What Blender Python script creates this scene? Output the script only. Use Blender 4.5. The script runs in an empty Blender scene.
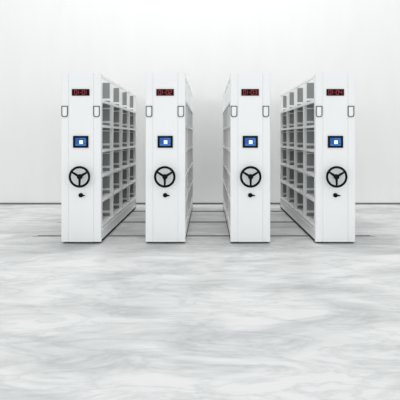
import bpy, bmesh, math
from mathutils import Vector, Matrix
S = bpy.context.scene
COL = S.collection
PI = math.pi

# ------------------------------------------------------------------ materials
def mat(name, rgb, rough=0.5, metal=0.0, emit=None, es=0.0, bump=None, spec=0.5):
    m = bpy.data.materials.new(name); m.use_nodes = True
    nt = m.node_tree; b = nt.nodes['Principled BSDF']
    b.inputs['Base Color'].default_value = (*rgb, 1)
    b.inputs['Roughness'].default_value = rough
    b.inputs['Metallic'].default_value = metal
    b.inputs['Specular IOR Level'].default_value = spec
    if emit:
        b.inputs['Emission Color'].default_value = (*emit, 1)
        b.inputs['Emission Strength'].default_value = es
    # fine procedural surface variation so nothing is a dead-flat colour
    if bump:
        tc = nt.nodes.new('ShaderNodeTexCoord'); n = nt.nodes.new('ShaderNodeTexNoise')
        n.inputs['Scale'].default_value = bump[0]; n.inputs['Detail'].default_value = 3
        bp = nt.nodes.new('ShaderNodeBump'); bp.inputs['Strength'].default_value = bump[1]
        bp.inputs['Distance'].default_value = 0.002
        nt.links.new(tc.outputs['Object'], n.inputs['Vector'])
        nt.links.new(n.outputs['Fac'], bp.inputs['Height'])
        nt.links.new(bp.outputs['Normal'], b.inputs['Normal'])
    return m

M_WHITE = mat('white_powder_coat', (0.875, 0.89, 0.89), 0.42, bump=(180, 0.05))
M_RACK = mat('pale_grey_powder_coat', (0.93, 0.94, 0.935), 0.3, bump=(180, 0.03), spec=0.8)
M_SHADE_SHEET = mat('shade_grey_sheet_steel', (0.30, 0.315, 0.31), 0.5, bump=(140, 0.05))  # shade inside the shelf cells is put into this darker grey
M_BLACK = mat('black_plastic', (0.005, 0.0055, 0.006), 0.6, bump=(220, 0.1), spec=0.08)
M_DISP = mat('black_display_glass', (0.006, 0.004, 0.005), 0.5, spec=0.05)
M_RED = mat('red_led', (0.22, 0.01, 0.015), 0.5, emit=(0.9, 0.02, 0.035), es=0.26)
M_BLUE = mat('blue_screen', (0.015, 0.075, 0.28), 0.3, spec=0.2, emit=(0.02, 0.15, 0.60), es=0.22)
M_BLUE2 = mat('light_blue_screen', (0.035, 0.14, 0.38), 0.3, spec=0.2, emit=(0.08, 0.30, 0.8), es=0.22)
M_ICON = mat('white_screen_icon', (0.8, 0.88, 0.9), 0.3, emit=(0.75, 0.93, 1.0), es=0.5)
M_TRIM = mat('grey_holder_rim', (0.05, 0.055, 0.055), 0.5, 0.1)
M_CARD = mat('white_card', (0.93, 0.94, 0.94), 0.6, bump=(90, 0.05))
M_RAIL = mat('dark_steel_rail', (0.27, 0.275, 0.275), 0.5, 0.2, bump=(60, 0.1))
M_TIRE = mat('dark_steel_wheel', (0.09, 0.09, 0.09), 0.45, 0.4)
M_SKIRT = mat('grey_skirting', (0.17, 0.175, 0.172), 0.5, bump=(90, 0.05))

def wall_mat():
    m = mat('white_painted_wall', (0.80, 0.81, 0.795), 0.75)
    nt = m.node_tree; b = nt.nodes['Principled BSDF']
    tc = nt.nodes.new('ShaderNodeTexCoord'); mp = nt.nodes.new('ShaderNodeMapping')
    mp.inputs['Scale'].default_value = (1.6, 1.6, 0.35)
    n = nt.nodes.new('ShaderNodeTexNoise'); n.inputs['Scale'].default_value = 2.0; n.inputs['Detail'].default_value = 4
    r = nt.nodes.new('ShaderNodeValToRGB')
    r.color_ramp.elements[0].position = 0.3; r.color_ramp.elements[0].color = (0.875, 0.88, 0.865, 1)
    r.color_ramp.elements[1].position = 0.7; r.color_ramp.elements[1].color = (0.895, 0.90, 0.885, 1)
    L = nt.links.new
    L(tc.outputs['Object'], mp.inputs['Vector']); L(mp.outputs['Vector'], n.inputs['Vector'])
    L(n.outputs['Fac'], r.inputs['Fac']); L(r.outputs['Color'], b.inputs['Base Color'])
    return m

def floor_mat():
    m = mat('white_grey_marble', (0.7, 0.7, 0.7), 0.42)
    nt = m.node_tree; b = nt.nodes['Principled BSDF']; L = nt.links.new; N = nt.nodes.new
    tc = N('ShaderNodeTexCoord')
    def noise(scale, loc, sc, det, dist, rough=0.55):
        mp = N('ShaderNodeMapping'); mp.inputs['Scale'].default_value = scale; mp.inputs['Location'].default_value = loc
        mp.inputs['Rotation'].default_value = (0, 0, -0.22)
        n = N('ShaderNodeTexNoise'); n.inputs['Scale'].default_value = sc; n.inputs['Detail'].default_value = det
        n.inputs['Distortion'].default_value = dist; n.inputs['Roughness'].default_value = rough
        L(tc.outputs['Object'], mp.inputs['Vector']); L(mp.outputs['Vector'], n.inputs['Vector'])
        return n.outputs['Fac']
    def ramp(fac, stops):
        r = N('ShaderNodeValToRGB'); e = r.color_ramp.elements
        e[0].position, e[0].color = stops[0][0], (*stops[0][1], 1)
        e[1].position, e[1].color = stops[-1][0], (*stops[-1][1], 1)
        for p, c in stops[1:-1]:
            k = e.new(p); k.color = (*c, 1)
        L(fac, r.inputs['Fac']); return r.outputs['Color']
    cloud = ramp(noise((0.6, 1.25, 1), (3.1, 0.9, 0), 1.5, 7, 0.9, 0.62),
                 [(0.32, (0.39, 0.40, 0.397)), (0.48, (0.51, 0.52, 0.515)), (0.60, (0.60, 0.608, 0.60))])
    vein = ramp(noise((0.5, 1.35, 1), (7.0, 2.0, 0), 1.7, 8, 1.8, 0.6),
                [(0.44, (1, 1, 1)), (0.485, (0.88, 0.885, 0.89)), (0.50, (0.80, 0.81, 0.815)), (0.515, (0.90, 0.905, 0.91)), (0.56, (1, 1, 1))])
    mx = N('ShaderNodeMixRGB'); mx.blend_type = 'MULTIPLY'; mx.inputs['Fac'].default_value = 0.9
    L(cloud, mx.inputs['Color1']); L(vein, mx.inputs['Color2']); L(mx.outputs['Color'], b.inputs['Base Color'])
    return m
M_WALL, M_FLOOR = wall_mat(), floor_mat()

# ------------------------------------------------------------------ mesh helpers
def add_box(bm, x0, x1, y0, y1, z0, z1):
    v = [bm.verts.new(p) for p in ((x0,y0,z0),(x1,y0,z0),(x1,y1,z0),(x0,y1,z0),(x0,y0,z1),(x1,y0,z1),(x1,y1,z1),(x0,y1,z1))]
    for f in ((0,3,2,1),(4,5,6,7),(0,1,5,4),(1,2,6,5),(2,3,7,6),(3,0,4,7)):
        bm.faces.new([v[i] for i in f])

def add_prism(bm, pts, axis, a, b):
    """closed 2-D outline extruded along an axis: 'z' pts=(x,y); 'y' pts=(x,z); 'x' pts=(y,z)"""
    def P(p, t):
        return (p[0], p[1], t) if axis == 'z' else (p[0], t, p[1]) if axis == 'y' else (t, p[0], p[1])
    A = [bm.verts.new(P(p, a)) for p in pts]; B = [bm.verts.new(P(p, b)) for p in pts]
    n = len(pts)
    bm.faces.new(A); bm.faces.new(B[::-1])
    for i in range(n):
        j = (i + 1) % n
        bm.faces.new((A[i], A[j], B[j], B[i]))

def add_ring(bm, outer, inner, a, b):
    """frame between two outlines of equal length in the x-z plane, extruded along y"""
    n = len(outer); V = {}
    for k, o in (('o', outer), ('i', inner)):
        for t in (a, b):
            V[k, t] = [bm.verts.new((p[0], t, p[1])) for p in o]
    for i in range(n):
        j = (i + 1) % n
        bm.faces.new((V['o',a][i], V['o',a][j], V['i',a][j], V['i',a][i]))
        bm.faces.new((V['o',b][i], V['i',b][i], V['i',b][j], V['o',b][j]))
        bm.faces.new((V['o',a][i], V['o',b][i], V['o',b][j], V['o',a][j]))
        bm.faces.new((V['i',a][i], V['i',a][j], V['i',b][j], V['i',b][i]))

def add_tube(bm, p, q, r0, r1=None, seg=14):
    r1 = r0 if r1 is None else r1
    p, q = Vector(p), Vector(q); d = q - p
    rot = d.to_track_quat('Z', 'Y').to_matrix().to_4x4()
    bmesh.ops.create_cone(bm, cap_ends=True, segments=seg, radius1=r0, radius2=r1, depth=d.length,
                          matrix=Matrix.Translation((p + q) / 2) @ rot)

def add_torus(bm, c, R, r, n=48, m=12):
    rings = []
    for i in range(n):
        a = 2 * PI * i / n
        rings.append([bm.verts.new((c[0] + (R + r * math.cos(t)) * math.cos(a), c[1] + r * math.sin(t) * 0.85,
                                    c[2] + (R + r * math.cos(t)) * math.sin(a))) for t in [2 * PI * k / m for k in range(m)]])
    for i in range(n):
        for k in range(m):
            bm.faces.new((rings[i][k], rings[(i+1) % n][k], rings[(i+1) % n][(k+1) % m], rings[i][(k+1) % m]))

def mesh(name, fill, material, bevel=0.0, smooth=False):
    bm = bmesh.new(); fill(bm)
    bmesh.ops.recalc_face_normals(bm, faces=bm.faces[:])
    if bevel:
        ed = [e for e in bm.edges if e.is_manifold and e.calc_face_angle(0) > 0.6]
        bmesh.ops.bevel(bm, geom=ed, offset=bevel, segments=2, affect='EDGES', clamp_overlap=True)
    me = bpy.data.meshes.new(name); bm.to_mesh(me); bm.free()
    me.materials.append(material)
    if smooth:
        for p in me.polygons: p.use_smooth = True
        me.set_sharp_from_angle(angle=0.7)
    return me

def obj(name, me, parent=None, loc=(0, 0, 0)):
    o = bpy.data.objects.new(name, me); COL.objects.link(o)
    o.location = loc; o.parent = parent
    return o

def tag(o, label, cat, group=None):
    o['label'] = label; o['category'] = cat
    if group: o['group'] = group
    return o

def struct(name, me):
    o = obj(name, me); o['kind'] = 'structure'; return o

# ------------------------------------------------------------------ the room
WALL_Y = 4.07
struct('floor', mesh('floor', lambda b: add_box(b, -11, 11, -10, WALL_Y + 0.2, -0.1, 0), M_FLOOR))
struct('wall_back', mesh('wall_back', lambda b: add_box(b, -11, 11, WALL_Y, WALL_Y + 0.2, 0, 6.0), M_WALL))
struct('baseboard_back', mesh('baseboard_back', lambda b: add_box(b, -11, 11, WALL_Y - 0.012, WALL_Y, 0, 0.035), M_SKIRT, 0.003))

# ------------------------------------------------------------------ rails let into the floor
RAILS = [0.52, 1.74, 3.0]
def rail_fill(b):
    w = 0.034; xl, xr = -2.56, 2.44
    def bar(y0, y1, h, cut):
        add_prism(b, [(xl + cut, y1), (xl - 0.03 * 0, y0), (xr, y0), (xr - cut, y1)], 'z', 0.0, h)
    bar(-w, w, 0.004, 0.07)                      # flat sole with mitred ends
    add_prism(b, [(xl + 0.075, -0.016), (xr - 0.075, -0.016), (xr - 0.075, 0.016), (xl + 0.075, 0.016)], 'z', 0.004, 0.014)  # running head
RAIL = mesh('floor_rail', rail_fill, M_RAIL)
for y, lab in zip(RAILS, ('dark steel floor rail nearest the front, its mitred ends showing on the marble',
                          'dark steel floor rail crossing the gaps, middle of the three',
                          'dark steel floor rail farthest back, close to the back wall')):
    tag(obj('floor_rail', RAIL, None, (0, y, 0)), lab, 'rail', 'floor rails under the mobile shelving')

# ------------------------------------------------------------------ mobile shelving unit
HW = 0.272            # half width
FP = 0.045            # thickness of the front end panel
LEN = 3.42            # overall length
BAY0, NB = FP, 4
BAY = (LEN - 0.02 - FP - 0.04) / NB
Z0, PITCH, NROW = 0.243, 0.3435, 6
TOP = 2.30

def end_panel_fill(b):
    g, d, r = 0.172, 0.006, 0.004
    pts = [(-HW, 0.008), (-HW + 0.008, 0.0), (-g - 0.004, 0.0), (-g - 0.004, d), (-g + 0.003, d), (-g + 0.003, -r + 0.004), (-g + 0.010, -r),
           (g - 0.010, -r), (g - 0.003, -r + 0.004), (g - 0.003, d), (g + 0.003, d), (g + 0.003, 0.0), (HW - 0.008, 0.0), (HW, 0.008),
           (HW, FP), (-HW, FP)]
    add_prism(b, pts, 'z', 0.022, 2.322)
END = mesh('end_panel', end_panel_fill, M_WHITE)
REAR = mesh('rear_panel', lambda b: add_box(b, -HW, HW, LEN - 0.02, LEN, 0.03, 2.27), M_WHITE, 0.003)

def base_fill(b):
    add_box(b, -HW + 0.014, HW - 0.014, FP, LEN - 0.02, 0.036, 0.175)
    for s in (-1, 1):       # skirt plate with a groove above it, then a ledge
        x0, x1 = sorted((s * (HW - 0.014), s * (HW - 0.008))); add_box(b, x0, x1, FP, LEN - 0.02, 0.036, 0.165)
        x0, x1 = sorted((s * (HW - 0.035), s * (HW + 0.006))); add_box(b, x0, x1, FP, LEN - 0.02, 0.168, 0.194)
SHADOW_STRIP = mesh('under_shadow_strip', lambda b: add_box(b, -HW + 0.006, HW - 0.006, 0.012, LEN - 0.02, 0.015, 0.036), M_BLACK)  # black strip drawn in place of the shadow line under the unit
BASE = mesh('base', base_fill, M_RACK, 0.002)

POST_Y, POST_X = 0.045, 0.034
def upright_fill(b):
    for s in (-1, 1):
        x0, x1 = sorted((s * (HW - POST_X), s * HW)); add_box(b, x0, x1, 0, POST_Y, 0.198, TOP)
        # folded inner flange of the post
        x0, x1 = sorted((s * (HW - POST_X - 0.018), s * (HW - POST_X))); add_box(b, x0, x1, 0.012, 0.018, 0.2, TOP - 0.01)
    add_box(b, -0.02, 0.02, 0.004, POST_Y - 0.004, 0.198, TOP - 0.01)
    for k in range(NROW):                                                # side stop and tie bar, welded across the posts
        z = Z0 + k * PITCH
        add_box(b, -HW + POST_X, HW - POST_X, 0.006, 0.022, z + 0.046, z + 0.080)
        if k < NROW - 1:
            add_box(b, -HW + POST_X, HW - POST_X, 0.006, 0.022, z + PITCH - 0.082, z + PITCH - 0.064)
UPRIGHT = mesh('upright', upright_fill, M_RACK)
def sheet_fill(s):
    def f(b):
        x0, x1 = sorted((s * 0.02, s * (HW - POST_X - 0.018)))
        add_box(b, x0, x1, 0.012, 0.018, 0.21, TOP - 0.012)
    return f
SHEETS = [mesh('side_sheet', sheet_fill(s), M_SHADE_SHEET) for s in (-1, 1)]

def shelf_fill(b):
    L = BAY - POST_Y
    add_box(b, -HW + 0.014, HW - 0.014, 0, L, -0.006, 0.0)
    for s in (-1, 1):                                                    # folded lips
        x0, x1 = sorted((s * (HW - 0.018), s * (HW + 0.003))); add_box(b, x0, x1, 0, L, -0.034, 0.0)
    add_box(b, -0.012, 0.012, 0, L, 0.0, 0.05)                             # centre stop between the two sides
SHELF = mesh('shelf', shelf_fill, M_RACK)
BACK = mesh('centre_sheet', lambda b: add_box(b, -0.004, 0.004, FP + 0.01, LEN - 0.03, 0.2, TOP - 0.03), M_SHADE_SHEET)
def top_fill(b):
    for s in (-1, 1):
        x0, x1 = sorted((s * (HW - 0.02), s * HW)); add_box(b, x0, x1, FP, LEN - 0.02, TOP - 0.032, TOP)
    for k in range(NB + 1):
        y = BAY0 + k * BAY; add_box(b, -HW + 0.02, HW - 0.02, y, y + POST_Y, TOP - 0.02, TOP)
TOPF = mesh('top_frame', top_fill, M_RACK)

def wheel_fill(b):
    add_tube(b, (-0.022, 0, 0), (-0.008, 0, 0), 0.027, 0.027, 20); add_tube(b, (0.008, 0, 0), (0.022, 0, 0), 0.027, 0.027, 20)
    add_tube(b, (-0.01, 0, 0), (0.01, 0, 0), 0.02, 0.02, 20)
CASTOR = mesh('wheel', wheel_fill, M_TIRE)

# card holder: square top, rounded foot
def shield(w, h, n=9):
    pts = [(-w/2, h/2), (w/2, h/2)]
    r = w * 0.36
    for i in range(n):
        a = -PI/2 * i / (n - 1); pts.append((w/2 - r + r * math.cos(a), -h/2 + r + r * math.sin(a)))
    for i in range(n):
        a = -PI/2 - PI/2 * i / (n - 1); pts.append((-w/2 + r + r * math.cos(a), -h/2 + r + r * math.sin(a)))
    return pts
HOLD = mesh('card_holder', lambda b: add_ring(b, shield(0.088, 0.152), shield(0.067, 0.131), -0.010, 0.004), M_TRIM)
CARD = mesh('card', lambda b: add_prism(b, shield(0.071, 0.135), 'y', -0.003, 0.004), M_CARD)

def rect(w, h): return [(-w/2, -h/2), (w/2, -h/2), (w/2, h/2), (-w/2, h/2)]
DISP = mesh('display', lambda b: (add_box(b, -0.119, 0.119, -0.004, 0.02, -0.045, 0.045),
        add_ring(b, rect(0.238, 0.090), rect(0.222, 0.074), -0.008, -0.003)), M_DISP)

SEG = {'0': 'abcdef', '1': 'bc', '2': 'abged', '3': 'abgcd', '4': 'fgbc', '-': 'g'}
GW, GH, GT = 0.031, 0.056, 0.0068
ADV = {'1': 0.031, '-': 0.026}
def glyph_fill(ch):
    def f(b):
        hz = {'a': GH/2, 'g': 0, 'd': -GH/2}; t = GT; ww = 0.018 if ch == '-' else GW
        for s in SEG[ch]:
            if s in hz:
                h = hz[s]
                add_prism(b, [(-ww/2, h), (-ww/2 + t/2, h + t/2), (ww/2 - t/2, h + t/2), (ww/2, h), (ww/2 - t/2, h - t/2), (-ww/2 + t/2, h - t/2)], 'y', -0.0062, -0.0035)
            else:
                sx = 0.0 if ch == '1' else (GW/2 if s in 'bc' else -GW/2); z1 = GH/2 if s in 'bf' else 0.0; z0 = z1 - GH/2
                add_prism(b, [(sx, z0), (sx + t/2, z0 + t/2), (sx + t/2, z1 - t/2), (sx, z1), (sx - t/2, z1 - t/2), (sx - t/2, z0 + t/2)], 'y', -0.0062, -0.0035)
    return f
GLYPH = {ch: mesh('hyphen' if ch == '-' else 'digit', glyph_fill(ch), M_RED) for ch in SEG}
def write(text, parent):
    x = -sum(ADV.get(c, 0.046) for c in text) / 2
    for c in text:
        a = ADV.get(c, 0.046); obj('hyphen' if c == '-' else 'digit', GLYPH[c], parent, (x + a / 2, 0, 0)); x += a

BEZEL = mesh('touch_screen', lambda b: (add_box(b, -0.103, 0.103, -0.006, 0.02, -0.081, 0.081),
        add_ring(b, rect(0.206, 0.162), rect(0.152, 0.110), -0.014, -0.005)), M_BLACK)
SCREEN = mesh('screen_face', lambda b: add_box(b, -0.076, 0.076, -0.009, -0.005, -0.055, 0.055), M_BLUE)
def bars_fill(b):
    add_box(b, -0.070, 0.070, -0.0102, -0.009, -0.052, -0.030)
    add_box(b, -0.014, 0.060, -0.0102, -0.009, 0.040, 0.050)
    add_box(b, 0.042, 0.072, -0.0102, -0.009, -0.018, 0.030)
BARS = mesh('menu_bar', bars_fill, M_BLUE2)
ICON = mesh('screen_icon', lambda b: add_box(b, -0.024, 0.024, -0.0112, -0.009, -0.024, 0.024), M_ICON)

WR = 0.130
RIM = mesh('hand_wheel', lambda b: add_torus(b, (0, -0.075, 0), WR, 0.016), M_BLACK, smooth=True)
def spoke_fill(a):
    dx, dz = math.cos(a), math.sin(a)
    def f(b):
        add_tube(b, (dx * 0.02, -0.07, dz * 0.02), (dx * WR, -0.075, dz * WR), 0.0175, 0.0125, 14)
    return f
SPOKES = [mesh('spoke', spoke_fill(PI * t / 180), M_BLACK, smooth=True) for t in (148, 32, 270)]
def hub_fill(b):
    add_tube(b, (0, 0.0, 0), (0, -0.055, 0), 0.026, 0.022, 24)
    add_tube(b, (0, -0.052, 0), (0, -0.088, 0), 0.036, 0.033, 28)
    add_tube(b, (0, -0.088, 0), (0, -0.095, 0), 0.024, 0.02, 24)
HUB = mesh('hub', hub_fill, M_BLACK, smooth=True)

def lock_fill(b):
    add_tube(b, (0, 0.002, 0), (0, -0.014, 0), 0.031, 0.029, 28)
    add_tube(b, (0, -0.014, 0), (0, -0.034, 0), 0.019, 0.017, 24)
LOCK = mesh('lock', lock_fill, M_BLACK, smooth=True)
def lever_fill(b):
    add_prism(b, [(-0.010, -0.012), (0.030, -0.012), (0.062, -0.005), (0.066, 0.0), (0.062, 0.005), (0.030, 0.012), (-0.010, 0.012)], 'y', -0.040, -0.026)
LEVER = mesh('lock_lever', lever_fill, M_BLACK, 0.002)

zz = lambda y: 1.45 + (137 - y) / 73.45          # height of a photo row on the front plane

def shelving_unit(x, text, label):
    t = bpy.data.objects.new('mobile_shelving_unit', None); COL.objects.link(t)
    t.location = (x, 0, 0); t.empty_display_size = 0.2
    tag(t, label, 'shelving unit', 'row of mobile archive shelving units')
    obj('end_panel', END, t); obj('rear_panel', REAR, t)
    obj('base', BASE, t); obj('under_shadow_strip', SHADOW_STRIP, t)['label'] = 'black strip standing in for the shadow under the base'; obj('centre_sheet', BACK, t); obj('top_frame', TOPF, t)
    for y in RAILS:
        for s in (-1, 1): obj('wheel', CASTOR, t, (s * 0.17, y, 0.041)).rotation_euler = (0, 0, PI/2)
    for k in range(NB + 1):
        u = obj('upright', UPRIGHT, t, (0, BAY0 + k * BAY, 0))
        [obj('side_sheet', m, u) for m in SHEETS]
    for k in range(NB):
        for r in range(NROW):
            obj('shelf', SHELF, t, (0, BAY0 + k * BAY + POST_Y, Z0 + r * PITCH))
    for s in (-1, 1):
        h = obj('card_holder', HOLD, t, (s * 0.217 - 0.006, 0, zz(111.5)))
        h['label'] = 'grey rimmed card holder with a rounded foot'
        obj('card', CARD, h)
    d = obj('display', DISP, t, (-0.004, -0.006, zz(92.4))); d['label'] = 'black LED display with red digits ' + text
    write(text, d)
    b = obj('touch_screen', BEZEL, t, (-0.002, -0.006, zz(141.8))); b['label'] = 'black framed touch screen showing a blue menu'
    obj('screen_face', SCREEN, b); obj('menu_bar', BARS, b); obj('screen_icon', ICON, b, (0.006, 0, -0.004))
    w = obj('hand_wheel', RIM, t, (-0.002, -0.006, zz(176.4))); w['label'] = 'black three-spoke hand wheel'
    for m in SPOKES: obj('spoke', m, w)
    obj('hub', HUB, w)
    l = obj('lock', LOCK, t, (-0.002, -0.006, zz(195.2))); l['label'] = 'round black lock with a short lever'
    obj('lock_lever', LEVER, l)
    return t

for x, text, lab in ((-1.728, '01-01', 'white mobile shelving unit at far left whose red display reads 01-01'),
                     (-0.580, '01-02', 'white mobile shelving unit, second from left, whose red display reads 01-02'),
                     (0.577, '01-03', 'white mobile shelving unit, third from left, whose red display reads 01-03'),
                     (1.735, '01-04', 'white mobile shelving unit at far right whose red display reads 01-04')):
    shelving_unit(x, text, lab)

# ------------------------------------------------------------------ light
w = bpy.data.worlds.new('World'); S.world = w; w.use_nodes = True
bg = w.node_tree.nodes['Background']; bg.inputs['Color'].default_value = (0.97, 0.99, 1.0, 1); bg.inputs['Strength'].default_value = 0.81
def area(name, loc, target, sx, sy, power, col=(1, 1, 1)):
    l = bpy.data.lights.new(name, 'AREA'); l.shape = 'RECTANGLE'; l.size = sx; l.size_y = sy; l.energy = power; l.color = col
    o = bpy.data.objects.new(name, l); COL.objects.link(o); o.location = loc
    o.rotation_euler = (Vector(target) - Vector(loc)).to_track_quat('-Z', 'Y').to_euler()
    return o
area('front_fill_area', (0.0, -11, 2.6), (0, 0, 1.2), 5.0, 2.4, 130.0)  # unseen fill added behind the camera to brighten the end panels
for sx in (-1, 1):
    area('front_side_fill_area', (sx * 7.0, -10, 3.4), (0, 0, 1.2), 5.0, 3.0, 100.0)  # unseen side fills, added to lift the shelf lips along the aisles
area('ceiling_light_area', (-0.2, 2.55, 12.0), (-0.2, 2.0, 0), 6.0, 1.0, 1000.0)

# ------------------------------------------------------------------ camera (level, with shift: verticals stay vertical)
c = bpy.data.cameras.new('camera'); co = bpy.data.objects.new('camera', c); COL.objects.link(co)
co.location = (0, -7.0, 1.45); co.rotation_euler = (PI/2, 0, 0)
c.sensor_fit = 'HORIZONTAL'; c.sensor_width = 36; c.lens = 514 / 400 * 36
c.shift_x = -8 / 400; c.shift_y = -63 / 400
S.camera = co
S.view_settings.view_transform = 'Standard'; S.view_settings.look = 'None'
S.view_settings.exposure = 0.0; S.view_settings.gamma = 1
S.view_settings.use_curve_mapping = False
